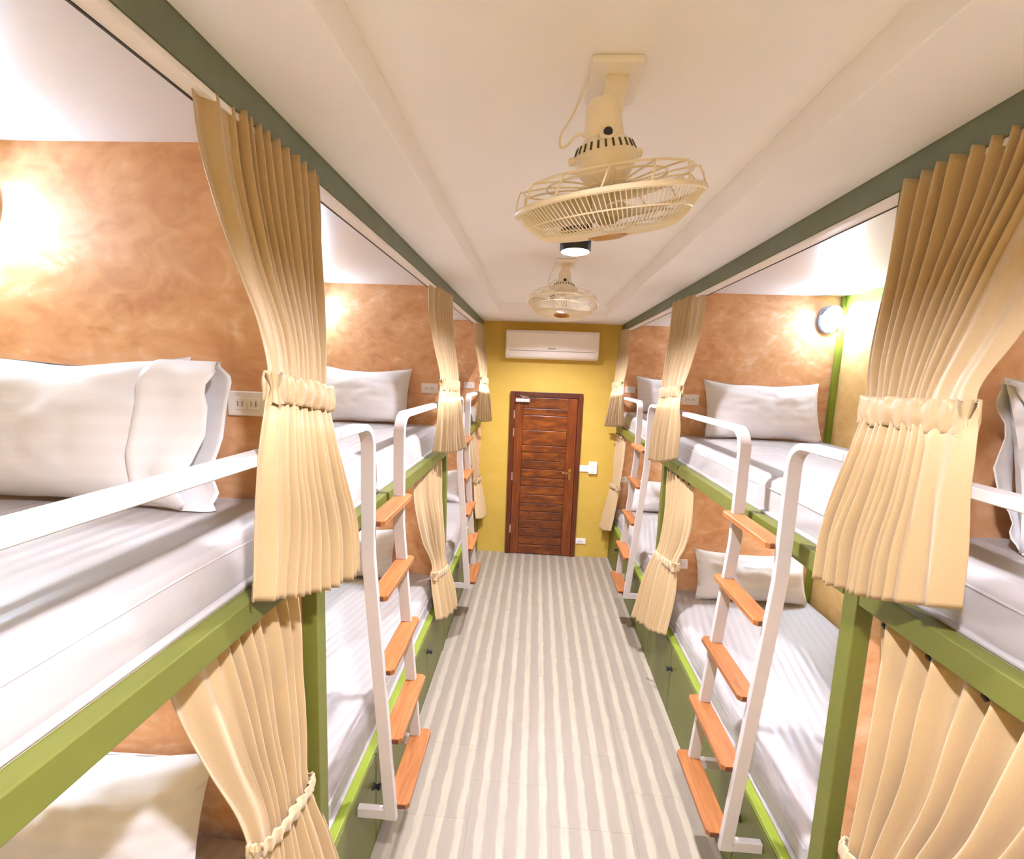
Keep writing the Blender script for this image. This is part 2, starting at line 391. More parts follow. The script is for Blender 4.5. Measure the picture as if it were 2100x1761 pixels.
lv = MB(); lv.grid([[(xx, D - .209, 2.528), (xx, D - .2, 2.49), (xx, D - .172, 2.462)] for xx in (ax0 + .05, ax1 - .05)])
lv.grid([[(xx, D - .205, 2.528), (xx, D - .196, 2.49), (xx, D - .168, 2.462)] for xx in (ax0 + .05, ax1 - .05)]).build('air_louver', 'white_plastic', ac, smooth=True)
box(ax0 + .05, ax1 - .05, D - .2065, D - .2045, 2.528, 2.5345).build('louver_gap', 'grey_mark', ac)
box(.105, .195, D - .2115, D - .209, 2.552, 2.568, b=.001).build('badge', 'grey_mark', ac)

# ------------------------------------------------------------------ sockets and switches
def socket(x, y, z, label, w=.125, h=.075, cat='socket', group=None, holes=2):
    t = thing('wall_socket', (x, y, z), label, cat, group)
    box(x - w / 2, x + w / 2, y - .011, y, z - h / 2, z + h / 2, b=.004).build('cover_plate', 'white_plastic', t)
    for i in range(holes):
        hx = x + (i - (holes - 1) / 2) * .042
        o = box(hx - .016, hx + .016, y - .0135, y - .010, z - .018, z + .018, b=.002).build('outlet', 'white_plastic', t)
        for dx in (-.007, .007):
            box(hx + dx - .002, hx + dx + .002, y - .0142, y - .013, z - .008, z + .008).build('slot', 'grey_mark', o)
socket(-.872, HEAD[0], 2.137, 'white wall socket half hidden by the nearest left curtain tie')
socket(-.81, HEAD[1], 2.125, 'white wall socket beside the pillow on the middle left upper bunk')
socket(-.83, D - .006, 2.10, 'small white wall socket over the far left upper bunk')
socket(1.12, HEAD[1], 2.117, 'white wall socket left of the pillow on the middle right upper bunk')
socket(1.11, D - .006, 2.12, 'small white wall socket over the far right upper bunk')
socket(1.155, HEAD[1], .86, 'white wall socket low behind the middle right lower curtain', w=.11)
socket(1.09, D - .006, 1.02, 'small white wall socket in the far right lower bunk', w=.11)
sw = thing('light_switch', (.66, D, 1.13), 'white light switch and long cover plate right of the door', 'switch')
box(.560, .690, D - .012, D, 1.092, 1.172, b=.004).build('cover_plate', 'white_plastic', sw)
p2 = box(.674, .776, D - .030, D, 1.072, 1.222, b=.005).build('switch_box', 'white_plastic', sw)
for zz in (1.115, 1.18): box(.70, .75, D - .034, D - .029, zz - .02, zz + .02, b=.002).build('rocker', 'white_plastic', p2)
socket(.628, D, .20, 'white double socket low on the yellow wall right of the door', w=.13, h=.072)

# ------------------------------------------------------------------ bunks
POS = {'left': 'left', 'right': 'right'}
def bunk(s, k):
    y0, y1 = FOOT[k] + .003, HEAD[k] - .003 - (.006 if k == 2 else 0)
    w = (WL if s == 'left' else WR); sg = 1 if s == 'left' else -1
    nm = {0: 'nearest', 1: 'middle', 2: 'farthest'}[k]
    t = thing('storage_bed_base', (X(s, -.5), (y0 + y1) / 2, 0), 'green storage base under the %s %s lower bunk' % (nm, s), 'bed base', 'green lower bunk bases')
    wi = w + sg * .002
    # lower platform with storage doors
    yd = [y0, y0 + .46, y0 + 1.46, y1]
    box(X(s, -.022), wi, y0, y1, 0, .485).build('base', 'green', t)
    for i in range(3):
        d = box(X(s, 0), X(s, -.02), yd[i] + .003, yd[i + 1] - .003, .012, .478, b=.003).build('storage_door', 'green', t)
        if i < 2:
            yk = yd[i + 1] - .035 if i == 0 else yd[i + 1] - .03
            MB().lathe([(.016, 0), (.016, .006), (.010, .010), (.010, .020), (.015, .024), (.015, .032), (.011, .036)], 16, Matrix.Translation((X(s, 0), yk, .345)) @ Matrix.Rotation(sg * math.pi / 2, 4, 'Y')).build('knob', 'black', d, smooth=True)
    box(X(s, 0), wi, y0, y1, .487, .515, b=.003).build('lower_platform', 'lime', t)
    # upper rail and board
    t = thing('upper_bunk', (X(s, -.5), (y0 + y1) / 2, RB_), 'green-railed platform of the %s %s upper bunk' % (nm, s), 'bunk bed', 'upper bunk platforms')
    box(X(s, 0), X(s, -.048), y0, y1, RB_, RT, b=.003).build('upper_rail', 'green', t)
    box(X(s, -.049), wi, y0, y1, 1.645, 1.684).build('upper_platform', 'board', t)
    box(X(s, -.052), X(s, -.085), y0 + .02, y1 - .01, RB_ - .008, 1.6215, b=.002).build('curtain_track', 'black', t)
    return t
for s in SIDES:
    for k in range(3): bunk(s, k)

def mattress(s, k, zb, zt, front, label, group, skew=False, seed=0):
    y0, y1 = FOOT[k] + .02, HEAD[k] - .012
    xa = X(s, front); w = (WL if s == 'left' else WR); sg = 1 if s == 'left' else -1
    xb = w + sg * .045
    x0, x1 = min(xa, xb), max(xa, xb)
    t = thing('mattress', ((x0 + x1) / 2, (y0 + y1) / 2, zb), label, 'mattress', group)
    r = .045; cx, cz = (x0 + x1) / 2, (zb + zt) / 2; hx, hz = (x1 - x0) / 2, (zt - zb) / 2
    sec = []
    def arc(ox, oz, a0, a1, rr, n):
        for i in range(n + 1):
            a = a0 + (a1 - a0) * i / n; sec.append((ox + rr * math.cos(a), oz + rr * math.sin(a)))
    rb = .02
    nt_, ns = 26, 7
    arc(hx - r, hz - r, 0, math.pi / 2, r, 5)
    for i in range(1, nt_): sec.append((hx - r - (2 * hx - 2 * r) * i / nt_, hz))
    arc(-hx + r, hz - r, math.pi / 2, math.pi, r, 5)
    for i in range(1, ns): sec.append((-hx, hz - r - (2 * hz - r - rb) * i / ns))
    arc(-hx + rb, -hz + rb, math.pi, 1.5 * math.pi, rb, 2)
    arc(hx - rb, -hz + rb, 1.5 * math.pi, 2 * math.pi, rb, 2)
    for i in range(1, ns): sec.append((hx, -hz + rb + (2 * hz - r - rb) * i / ns))
    ny = 64; rows = []
    for j in range(ny + 1):
        v = j / ny; yy = y0 + (y1 - y0) * v
        e = min(v, 1 - v) * (y1 - y0); kk = 1 if e > .05 else 1 - (1 - math.sqrt(max(0, 1 - ((.05 - e) / .05) ** 2))) * .05 / min(hx, hz) * (1.2)
        row = []
        for (a, b) in sec:
            ax_ = a * (1 - (1 - kk) * hz / hx); bz = b * kk
            px, pz = cx + ax_, cz + bz
            side = abs(abs(a) - hx) < .012
            nv = noise.noise(Vector((px * 2.2 + seed, yy * 2.5, pz * 2)))
            n2 = noise.noise(Vector((px * 3 + seed, yy * 9 + pz * 14, pz * 11 + 5)))
            if side:
                px += (1 if a > 0 else -1) * (nv * .006 + max(0, n2) * .009 + .006 * math.sin((pz - zb) / (zt - zb) * math.pi))
            elif b > hz - .01:
                pz += nv * .006 + .004 * math.cos(a / hx * 1.5)
            row.append((px, yy, pz))
        rows.append(row)
    m = MB().grid(rows, wrap=True); n = len(sec)
    m.f.append(tuple(range(n - 1, -1, -1))); m.f.append(tuple(range(ny * n, ny * n + n)))
    o = m.build('fitted_sheet', 'sheet_skew' if skew else 'sheet', t, smooth='all')
    # rolled seam and hem along the aisle side
    P = []
    for j in range(41):
        yy = y0 + .06 + (y1 - y0 - .12) * j / 40
        P.append((xa + sg * .004 + sg * .004 * noise.noise(Vector((yy * 4, seed, 0))), yy, zt - .055 + .006 * noise.noise(Vector((yy * 3, seed, 2)))))
    MB().tube(P, .0045, n=6).build('seam_piping', 'sheet', t, smooth=True)
    box(xa - sg * .012, xa + sg * .016, y0 + .02, y1 - .01, zb, zb + .014, b=.005).build('sheet_hem', 'sheet', t)
    return t
for s in SIDES:
    for k in range(3):
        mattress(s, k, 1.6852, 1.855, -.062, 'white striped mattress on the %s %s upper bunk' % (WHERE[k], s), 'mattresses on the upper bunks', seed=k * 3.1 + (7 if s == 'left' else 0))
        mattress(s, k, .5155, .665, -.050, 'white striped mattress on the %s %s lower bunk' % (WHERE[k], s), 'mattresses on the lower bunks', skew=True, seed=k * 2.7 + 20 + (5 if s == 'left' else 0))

# ------------------------------------------------------------------ pillows
def pillow(xc, y, zb, W, H, T, lean, label, seed, rz=0.0, ry=0.0, flap=None, group='pillows'):
    # local: x width, z height, y thickness ; base at z=0
    t = thing('pillow', (xc, y, zb), label, 'pillow', group)
    RM = Matrix.Rotation(rz, 3, 'Z') @ Matrix.Rotation(lean, 3, 'X') @ Matrix.Rotation(ry, 3, 'Y')
    nu, nv = 36, 26
    def pt(u, v, side):
        cx_, cv = .055, .075
        w = W / 2 * (1 - cx_ * (1 - v * v) * 1.0); h = H / 2 * (1 - cv * (1 - u * u))
        fu = (1 - abs(u) ** 2.6); fv = (1 - abs(v) ** 2.4)
        th = T / 2 * (max(0, fu * fv)) ** .55
        n1 = noise.noise(Vector((u * 2.2 + seed, v * 2.2, side * 3)))
        n2 = noise.noise(Vector((u * 6 + seed, v * 5, side * 3 + 9)))
        th *= 1 + .16 * n1 + .07 * n2
        sag = -.02 * (1 - u * u) * (1 if v > 0 else 0) * max(0, v)
        return RM @ Vector((w * u, side * th, H / 2 * .985 + h * v + sag + .008 * n1))
    g1 = [[pt(-1 + 2 * i / nu, -1 + 2 * j / nv, -1) for i in range(nu + 1)] for j in range(nv + 1)]
    g2 = [[pt(-1 + 2 * i / nu, -1 + 2 * j / nv, 1) for i in range(nu + 1)] for j in range(nv + 1)]
    lo = min(p.z for r in g1 + g2 for p in r)
    off = Vector((xc, y, zb - lo + .001))
    m = MB()
    m.grid([[p + off for p in r] for r in g1]); m.grid([[p + off for p in r] for r in g2])
    o = m.build('pillowcase', 'pillow', t, smooth='all')
    bm = bmesh.new(); bm.from_mesh(o.data); bmesh.ops.remove_doubles(bm, verts=bm.verts[:], dist=.0008); bmesh.ops.recalc_face_normals(bm, faces=bm.faces[:]); bm.to_mesh(o.data); bm.free()
    if flap:
        sgn, L = flap
        # open end of the pillowcase: a flattened sleeve beyond the pillow
        na, nl = 40, 12; rows = []
        for j in range(nl + 1):
            q = j / nl; row = []
            for i in range(na):
                a = 2 * math.pi * i / na
                hz_ = H / 2 * (.93 + .05 * q); ty = T * (.36 - .12 * q) * (1 - .35 * q)
                cz, sz = math.cos(a), math.sin(a)
                zz = hz_ * math.copysign(abs(cz) ** .55, cz)
                yy = ty * sz * (1 + .4 * noise.noise(Vector((zz * 7, q * 2, seed))))
                ragged = .035 * noise.noise(Vector((math.cos(a) * 2, math.sin(a) * 2, seed))) * q - .05 * q * (1 if sz < 0 else 0) * (.5 - zz / H)
                xx = sgn * (W / 2 * .80 + (L + W / 2 * .12) * q + ragged)
                row.append(off + RM @ Vector((xx, yy + .012 * math.sin(zz * 22 + seed) * q, H / 2 + zz - .012 * q)))
            rows.append(row)
        f = MB().grid(rows, wrap=True).build('pillowcase_flap', 'pillow', t, smooth='all')
        md = f.modifiers.new('thick', 'SOLIDIFY'); md.thickness = .002
    return t
ZU, ZL = 1.862, .671
pillow(-1.34, HEAD[0] - .20, ZU, .74, .42, .20, math.radians(-14), 'large white pillow with loose case end on the nearest left upper bunk', 1.3, flap=(1, .13))
pillow(-1.28, HEAD[1] - .17, ZU, .70, .42, .16, math.radians(-16), 'white pillow on the middle left upper bunk beside the socket', 4.1)
pillow(-1.28, D - .18, ZU, .70, .42, .16, math.radians(-16), 'white pillow on the far left upper bunk', 5.7)
pillow(1.575, HEAD[0] - .19, ZU, .76, .44, .19, math.radians(-14), 'white pillow with open case end on the nearest right upper bunk', 8.2, flap=(-1, .03))
pillow(1.585, HEAD[1] - .17, ZU, .80, .42, .16, math.radians(-16), 'white pillow under the wall lamp on the middle right upper bunk', 2.6)
pillow(1.53, D - .18, ZU, .74, .44, .16, math.radians(-16), 'white pillow on the far right upper bunk', 9.4)
pillow(-1.345, HEAD[0] - .20, ZL, .76, .375, .20, math.radians(-18), 'white pillow on the nearest left lower bunk', 3.3)
pillow(-1.39, HEAD[1] - .18, ZL, .72, .38, .17, math.radians(-16), 'white pillow behind the ladder on the middle left lower bunk', 6.2)
pillow(-1.25, D - .18, ZL, .72, .40, .16, math.radians(-16), 'white pillow on the far left lower bunk', 7.9)
pillow(1.64, HEAD[0] - .20, ZL, .74, .40, .17, math.radians(-16), 'white pillow behind the curtain on the nearest right lower bunk', 11.9)
pillow(1.62, HEAD[1] - .18, ZL, .80, .36, .17, math.radians(-16), 'white pillow behind the ladder on the middle right lower bunk', 12.2)
pillow(1.50, D - .18, ZL, .74, .40, .16, math.radians(-16), 'white pillow on the far right lower bunk', 10.1)

# ------------------------------------------------------------------ ladders with guard rails
def ladder(s, k):
    yf = FOOT[k]; yn = yf + .252; yq = yf + .632     # near and far stringer centres
    yp = HEAD[k] - .006
    sg = 1 if s == 'left' else -1
    lab = {0: 'white guard rail and ladder of the nearest %s bunk', 1: 'white metal ladder with wooden rungs on the middle %s bunk', 2: 'white metal ladder with wooden rungs on the far %s bunk by the door wall'}[k] % s
    t = thing('bunk_ladder', (X(s, .10), (yn + yq) / 2, 0), lab, 'ladder', 'bunk ladders')
    ztop, zk, zbot, ac_, ab = 2.048, 1.54, .415, .05, .141
    R_ = .085; hw, hn = .025, .0125
    def stringer(yc, dirn, yend):
        st = []; xh = Vector((hw, 0, 0))
        # from the partition along y, round the bend and down
        st.append(((X(s, ac_), yend, ztop), xh, (0, 0, hn)))
        yb = yc + dirn * R_
        for i in range(9):
            a = math.pi / 2 * i / 8
            c = Vector((X(s, ac_), yb - dirn * R_ * math.sin(a), ztop - R_ + R_ * math.cos(a)))
            n = Vector((0, -dirn * math.sin(a), math.cos(a)))
            st.append((c, xh, n * hn))
        st.append(((X(s, ac_), yc, zk + .10), xh, (0, -dirn * hn, 0)))
        st.append(((X(s, ac_), yc, zk + .012), xh, (0, -dirn * hn, 0)))
        sl = Vector((sg * (ab - ac_), 0, zbot - zk)).normalized(); wv = Vector((-sl.z, 0, sl.x)) * hw
        if wv.x < 0: wv = -wv
        st.append(((X(s, ac_ + .001), yc, zk - .012), (xh + wv) * .5, (0, -dirn * hn, 0)))
        st.append(((X(s, ac_ + .008), yc, zk - .10), xh, (0, -dirn * hn, 0)))
        st.append(((X(s, ab), yc, zbot), xh * 1.0, (0, -dirn * hn, 0)))
        st.append(((X(s, ab + .002), yc, zbot - .022), xh * 1.0, (0, -dirn * hn, 0)))
        return MB().sweep(st).build('stringer', 'white_metal', t, smooth=True)
    stringer(yn, -1, yf + .004 if k == 0 else yf - .028); stringer(yq, 1, yp if k == 2 else HEAD[k] + .028)
    for yy, on in ((FOOT[k] - .015, k > 0), (HEAD[k] + .015, k < 2)):
        if on: box(X(s, .0005), X(s, .026), yy - .011, yy + .011, ztop - .012, ztop + .012, b=.002).build('rail_flange', 'white_metal', t)
    for yc in (yn, yq):
        box(X(s, .001), X(s, ab - .02), yc - .0125, yc + .0125, zbot - .022, zbot + .022, b=.003).build('bracket', 'white_metal', t)
    for z_, aa, dp in ((1.672, .105, .079), (1.365, .117, .078), (1.05, .145, .081), (.745, .180, .091), (.445, .212, .099)):
        m = MB(); a0 = aa - dp; ch = .012; ya, yb = yn + .0126, yq + .036
        out = [(a0, ya), (aa - ch, ya), (aa, ya + ch), (aa, yb - ch), (aa - ch, yb), (a0, yb)]
        n = len(out)
        vs_ = [(X(s, a), y_, z_ - .022) for a, y_ in out] + [(X(s, a), y_, z_ - .003) for a, y_ in out] + [(X(s, a + (.003 if a == a0 else -.003)), y_, z_) for a, y_ in out]
        m.add(vs_, [tuple(range(n))] + [tuple(range(3 * n - 1, 2 * n - 1, -1))] + [(r_ * n + i, r_ * n + (i + 1) % n, (r_ + 1) * n + (i + 1) % n, (r_ + 1) * n + i) for r_ in (0, 1) for i in range(n)])
        o = m.build('rung', 'rung', t)
        box(X(s, a0 + .004), X(s, aa - ch - .002), ya - .0015, ya + .002, z_ - .021, z_ - .004).build('end_grain', 'rung_end', o)
for s in SIDES:
    for k in range(3): ladder(s, k)

# ------------------------------------------------------------------ curtains
def interp(rows, z):
    # rows sorted by descending z, each (z, yn, an, yf, af, amp); smooth interpolation on row parameter
    for i in range(len(rows) - 1):
        if rows[i][0] >= z >= rows[i + 1][0]:
            t = (rows[i][0] - z) / (rows[i][0] - rows[i + 1][0])
            p0 = rows[max(0, i - 1)]; p1 = rows[i]; p2 = rows[i + 1]; p3 = rows[min(len(rows) - 1, i + 2)]
            out = []
            for c in range(1, 6):
                h0, h1, h2, h3 = 2 * t**3 - 3 * t**2 + 1, t**3 - 2 * t**2 + t, -2 * t**3 + 3 * t**2, t**3 - t**2
                dz = p1[0] - p2[0]
                m1 = (p2[c] - p0[c]) / max(1e-6, p0[0] - p2[0]) * dz if p0 is not p1 else p2[c] - p1[c]
                m2 = (p3[c] - p1[c]) / max(1e-6, p1[0] - p3[0]) * dz if p3 is not p2 else p2[c] - p1[c]
                out.append(h0 * p1[c] + h1 * m1 + h2 * p2[c] + h3 * m2)
            return out
    return list(rows[-1][1:])
def curtain(s, k, upper, rows, hem_n, hem_f, nf, label, tie, seed, lead=.12, flat=1.35):
    """rows: (z, y near, aisle offset near, y far, aisle offset far, fold depth); hem heights near/far"""
    P = HEAD[k]; sg = 1 if s == 'left' else -1
    if upper:
        # the cloth hangs over the aisle side of the guard rail and falls back below it
        def push(z): return max(0, min(.085, (2.52 - z) * .20)) if z > 2.05 else max(.012, .085 - (2.05 - z) * .20)
        zs = sorted({q[0] for q in rows} | {2.08, 2.02}, reverse=True); new = []
        for z in zs:
            yn, an, yf, af, amp = interp(rows, z); p = push(z); x0, x1 = abs(X(s, an)), abs(X(s, af))
            pf = p * .8
            new.append((z, yn * (x0 - p) / x0, an + p, yf * (x1 - pf) / x1, af + pf, amp * (.75 if p > .06 else 1)))
        rows = new
    ztop = rows[0][0]
    t = thing('curtain', (X(s, 0), P - .2, rows[-1][0]), label, 'curtain', 'tied bunk curtains')
    nu, nv = 220, 70
    G = []
    for j in range(nv + 1):
        v = j / nv; row = []
        for i in range(nu + 1):
            u = i / nu
            zb = hem_n + (hem_f - hem_n) * u - .018 * math.sin(math.pi * u)
            zc = ztop + (zb - ztop) * v
            yn, an, yf, af, amp = interp(rows, max(rows[-1][0], ztop + (rows[-1][0] - ztop) * v))
            # near end has one wide flat panel, folds tighten to the far end
            uu = 0 if u < lead else ((u - lead) / (1 - lead))
            ph = 2 * math.pi * nf * (uu ** (1 / flat))
            jit = noise.noise(Vector((uu * 5.3 + seed, v * 1.3, seed))) * 1.5 + noise.noise(Vector((uu * 11 + seed, v * 2.4, 3))) * .5
            w = math.sin(ph + jit)
            w = math.copysign(abs(w) ** .8, w)
            env = min(1, uu * 9) if u >= lead else 0
            vary = .72 + .5 * noise.noise(Vector((uu * 7 + seed, v * 1.6, 7)))
            d = amp * w * env * vary
            # the leading panel curls slightly inwards
            if u < lead: d += -amp * .7 * (1 - u / lead) ** 2 + amp * .45 * math.sin(u / lead * 2 * math.pi * 1.5 + seed) * min(1, (lead - u) / lead * 4) * (.35 + .65 * abs(v - .45) * 1.6)
            d += .010 * noise.noise(Vector((u * 3 + seed, v * 4, 1)))
            # fabric is drawn in horizontally where folds are deep: shear the folds
            du = .012 * math.cos(ph + jit) * env * (amp / .03)
            uq = u + du * .5
            # wide lead panel keeps its share of the width
            y_ = yn + (yf - yn) * uq; a_ = an + (af - an) * u + d
            if v < .02: pass
            row.append((X(s, a_), y_, zc + .004 * w * env * (1 if v == 0 else 0)))
        G.append(row)
    o = MB().grid(G).build('cloth', 'curtain', t, smooth='all')
    md = o.modifiers.new('thick', 'SOLIDIFY'); md.thickness = .0022; md.offset = 0
    # tie band: a ruffled loop round the gathered cloth
    zn, zf, hgt, pad = tie
    yn, an, yf, af, amp = interp(rows, (zn + zf) / 2)
    na, nb = 150, 8; R_ = []
    for j in range(nb + 1):
        q = j / nb; row = []
        for i in range(na):
            a = 2 * math.pi * i / na
            c, s_ = math.cos(a), math.sin(a)
            cy = (yn + yf) / 2 - c * ((yf - yn) / 2 + pad); u = (1 - c) / 2
            ca = an + (af - an) * u + s_ * (amp * 1.15 + pad) * (abs(s_) ** -.35 if abs(s_) > .02 else 1)
            ruf = (.004 * math.sin(i * .95 + seed) + .005 * noise.noise(Vector((i * .22, q * 3, seed)))) * (.45 + abs(q - .5) * 1.7)
            bul = .007 * math.sin(q * math.pi)
            n = Vector((s_, -c)).normalized()
            z_ = zn + (zf - zn) * u + hgt * (.5 - q) + .006 * noise.noise(Vector((i * .11, seed, q)))
            row.append((X(s, ca + n.x * (ruf + bul)), cy + n.y * (ruf + bul), z_))
        R_.append(row)
    b = MB().grid(R_, wrap=True).build('tieback', 'curtain', t, smooth='all')
    md = b.modifiers.new('thick', 'SOLIDIFY'); md.thickness = .003
    # gathered knot at the near end of the tie
    rows_ = []
    for j in range(13):
        q = j / 12; rr = .006 + .007 * abs(q - .5) * 2
        rows_.append([(X(s, an + amp * .9 + rr * 1.2 * math.cos(2 * math.pi * i / 20) * (1 + .35 * math.sin(i * 2.1 + seed))), yn - pad - .004 + rr * .8 * math.sin(2 * math.pi * i / 20) * (1 + .3 * math.sin(i * 1.7)), zn + (hgt * .95) * (.5 - q) + .004 * math.sin(i * 1.3)) for i in range(20)])
    MB().grid(rows_, wrap=True).build('tie_knot', 'curtain', t, smooth='all')
    if not upper:
        for i in range(9):
            u = (i + .4) / 9; yn, an, yf, af, amp = rows[0][1:]
            yy = yn + (yf - yn) * u; aa = an + (af - an) * u + .012 * (-1) ** i
            MB().tube([(X(s, aa), yy, ztop - .012), (X(s, aa + .004), yy + .006, ztop - .004), (X(s, aa), yy + .010, ztop - .001), (X(s, aa - .012), yy + .004, ztop + .001)], .0055, n=6).build('hook', 'hook', t, smooth=True)
    return t
def R4(P, lst): return [(z, P + a, b, P + c, d, e) for z, a, b, c, d, e in lst]
A, B, C = HEAD
NM = {0: 'nearest', 1: 'middle', 2: 'farthest'}
def lab(s, k, up): return 'beige curtain tied back at the head of the %s %s %s bunk' % (NM[k], s, 'upper' if up else 'lower')
# upper curtains
curtain('left', 0, True, R4(A, [(2.805, -.405, -.012, .03, .006, .022), (2.66, -.385, -.01, .035, .010, .026), (2.46, -.305, -.008, .04, .012, .028), (2.30, -.235, .0, .035, .018, .026), (2.185, -.215, .008, .03, .03, .022),
        (2.10, -.235, .014, .035, .05, .026), (1.95, -.285, .02, .06, .075, .030), (1.78, -.315, .022, .085, .09, .034), (1.60, -.335, .022, .085, .095, .036)]), 1.70, 1.585, 11, lab('left', 0, True), (2.205, 2.165, .072, .012), 1.7, lead=.17)
curtain('right', 0, True, R4(A, [(2.805, -.52, -.014, .04, .012, .024), (2.66, -.47, -.012, .045, .014, .028), (2.46, -.36, -.01, .045, .016, .030), (2.30, -.29, .0, .04, .02, .028), (2.19, -.245, .008, .035, .022, .024),
        (2.10, -.265, .02, .03, .045, .028), (1.95, -.29, .035, .045, .07, .032), (1.80, -.305, .042, .06, .085, .036), (1.64, -.305, .045, .06, .095, .038)]), 1.775, 1.675, 11, lab('right', 0, True), (2.20, 2.195, .075, .012), 5.2, lead=.30)
curtain('left', 1, True, R4(B, [(2.805, -.52, -.012, -.012, .02, .024), (2.62, -.52, -.01, -.01, .03, .028), (2.45, -.40, -.008, -.01, .04, .028), (2.28, -.27, .0, -.01, .06, .024), (2.17, -.235, .008, -.01, .075, .020),
        (2.08, -.28, .012, -.01, .085, .026), (1.94, -.38, .02, .0, .105, .030), (1.70, -.46, .02, .0, .125, .036)]), 1.735, 1.69, 7.5, lab('left', 1, True), (2.175, 2.155, .07, .012), 8.8, lead=.16)
curtain('right', 1, True, R4(B, [(2.805, -.455, -.012, -.01, .022, .022), (2.56, -.43, -.01, -.01, .035, .026), (2.40, -.36, -.006, -.01, .045, .026), (2.26, -.285, .0, -.01, .055, .024), (2.165, -.26, .01, -.01, .065, .020),
        (2.06, -.285, .03, -.01, .08, .026), (1.90, -.33, .04, .0, .095, .030), (1.66, -.335, .045, .0, .10, .034)]), 1.735, 1.665, 7.5, lab('right', 1, True), (2.19, 2.16, .07, .012), 12.1, lead=.30)
curtain('left', 2, True, R4(C - .01, [(2.805, -.62, -.012, -.03, .02, .024), (2.55, -.50, -.01, -.03, .03, .026), (2.30, -.25, .0, -.03, .05, .022), (2.17, -.21, .01, -.03, .06, .020),
        (2.05, -.30, .02, -.03, .085, .026), (1.70, -.46, .02, -.03, .125, .034)]), 1.735, 1.70, 7, lab('left', 2, True), (2.18, 2.16, .07, .012), 15.5, lead=.14)
curtain('right', 2, True, R4(C - .01, [(2.805, -.36, -.012, -.03, .03, .022), (2.55, -.34, -.01, -.03, .045, .026), (2.30, -.28, .0, -.03, .06, .022), (2.18, -.25, .01, -.03, .07, .020),
        (2.05, -.32, .02, -.03, .10, .026), (1.68, -.44, .025, -.03, .15, .034)]), 1.745, 1.69, 7, lab('right', 2, True), (2.185, 2.165, .07, .012), 18.3, lead=.16)
# lower curtains, hung under the upper rail
curtain('left', 0, False, R4(A, [(1.598, -.50, -.05, -.015, -.05, .024), (1.44, -.455, -.045, -.01, -.046, .026), (1.26, -.395, -.04, -.008, -.045, .026), (1.07, -.33, -.03, -.012, -.04, .024), (.93, -.31, -.022, -.018, -.03, .02),
        (.84, -.325, -.01, -.005, -.015, .024), (.70, -.36, .0, .02, .02, .03), (.42, -.38, .052, .05, .08, .030)]), .46, .40, 8, lab('left', 0, False), (.975, .885, .05, .010), 21.4, lead=.22)
curtain('right', 0, False, R4(A, [(1.598, -.66, -.05, -.035, -.04, .030), (1.44, -.62, -.045, -.045, -.04, .036), (1.26, -.55, -.04, -.06, -.038, .036), (1.07, -.45, -.035, -.065, -.03, .030), (.90, -.37, -.022, -.07, -.02, .022),
        (.82, -.38, -.01, -.06, -.01, .026), (.70, -.40, .0, -.03, .02, .03), (.42, -.42, .052, .01, .08, .030)]), .46, .40, 8, lab('right', 0, False), (.92, .87, .06, .010), 24.9, lead=.12, flat=1.1)
curtain('left', 1, False, R4(B, [(1.598, -.66, -.05, -.02, -.045, .024), (1.30, -.60, -.045, -.015, -.04, .028), (1.05, -.47, -.04, -.012, -.02, .028), (.85, -.35, -.02, -.012, .0, .022), (.76, -.33, -.01, -.012, .008, .02),
        (.66, -.36, .0, -.01, .04, .026), (.36, -.40, .052, .0, .10, .030)]), .50, .40, 7.5, lab('left', 1, False), (.80, .72, .055, .012), 28.2, lead=.18)
curtain('right', 1, False, R4(B, [(1.598, -.48, -.045, -.02, -.03, .024), (1.30, -.50, -.04, -.015, -.03, .028), (1.08, -.45, -.03, -.012, -.02, .026), (.97, -.415, -.01, -.012, -.005, .022),
        (.88, -.42, .0, -.01, .03, .028), (.70, -.44, .01, -.005, .075, .032), (.36, -.46, .052, .0, .135, .030)]), .54, .40, 7.5, lab('right', 1, False), (1.01, .93, .06, .012), 31.7, lead=.15)
curtain('left', 2, False, R4(C - .01, [(1.598, -.55, -.05, -.03, -.04, .024), (1.30, -.45, -.04, -.03, -.03, .026), (.98, -.30, -.01, -.03, .0, .02), (.86, -.33, .0, -.03, .04, .026), (.52, -.42, .052, -.03, .10, .030)]), .56, .50, 7, lab('left', 2, False), (.99, .96, .055, .012), 35.1, lead=.15)
curtain('right', 2, False, R4(C - .01, [(1.598, -.30, -.05, -.03, -.01, .024), (1.30, -.33, -.04, -.03, .0, .026), (.98, -.33, -.01, -.03, .015, .02), (.86, -.34, .0, -.03, .06, .026), (.44, -.36, .052, -.03, .135, .030)]), .48, .41, 7, lab('right', 2, False), (.99, .96, .055, .012), 38.6, lead=.15)

# ------------------------------------------------------------------ ceiling downlights
def downlight(x, y, label):
    t = thing('downlight', (x, y, ZC), label, 'ceiling light', 'cylinder downlights')
    T = Matrix.Translation((x, y, 0))
    MB().lathe([(.0, ZC - .001), (.072, ZC - .001), (.072, 2.838), (.069, 2.834), (.066, 2.834), (.0665, 2.844), (.053, 2.874), (.0, 2.878)], 40, T, cap=False).build('housing', 'black', t, smooth=True)
    MB().lathe([(.0645, 2.8345), (.058, 2.848), (.050, 2.863), (.051, 2.865), (.060, 2.850), (.0655, 2.8345)], 40, T, cap=False).build('reflector', 'reflector', t, smooth=True)
    MB().lathe([(.0, 2.858), (.03, 2.8585), (.0495, 2.862), (.0495, 2.866), (.0, 2.866)], 40, T, cap=False).build('lens', 'spot_lens', t, smooth=True)
downlight(.15, 2.18, 'black cylinder downlight on the tray ceiling between the two fans')
downlight(.15, 4.2, 'black cylinder downlight behind the far fan near the air conditioner')
downlight(.12, .16, 'black cylinder downlight on the ceiling right above the camera')

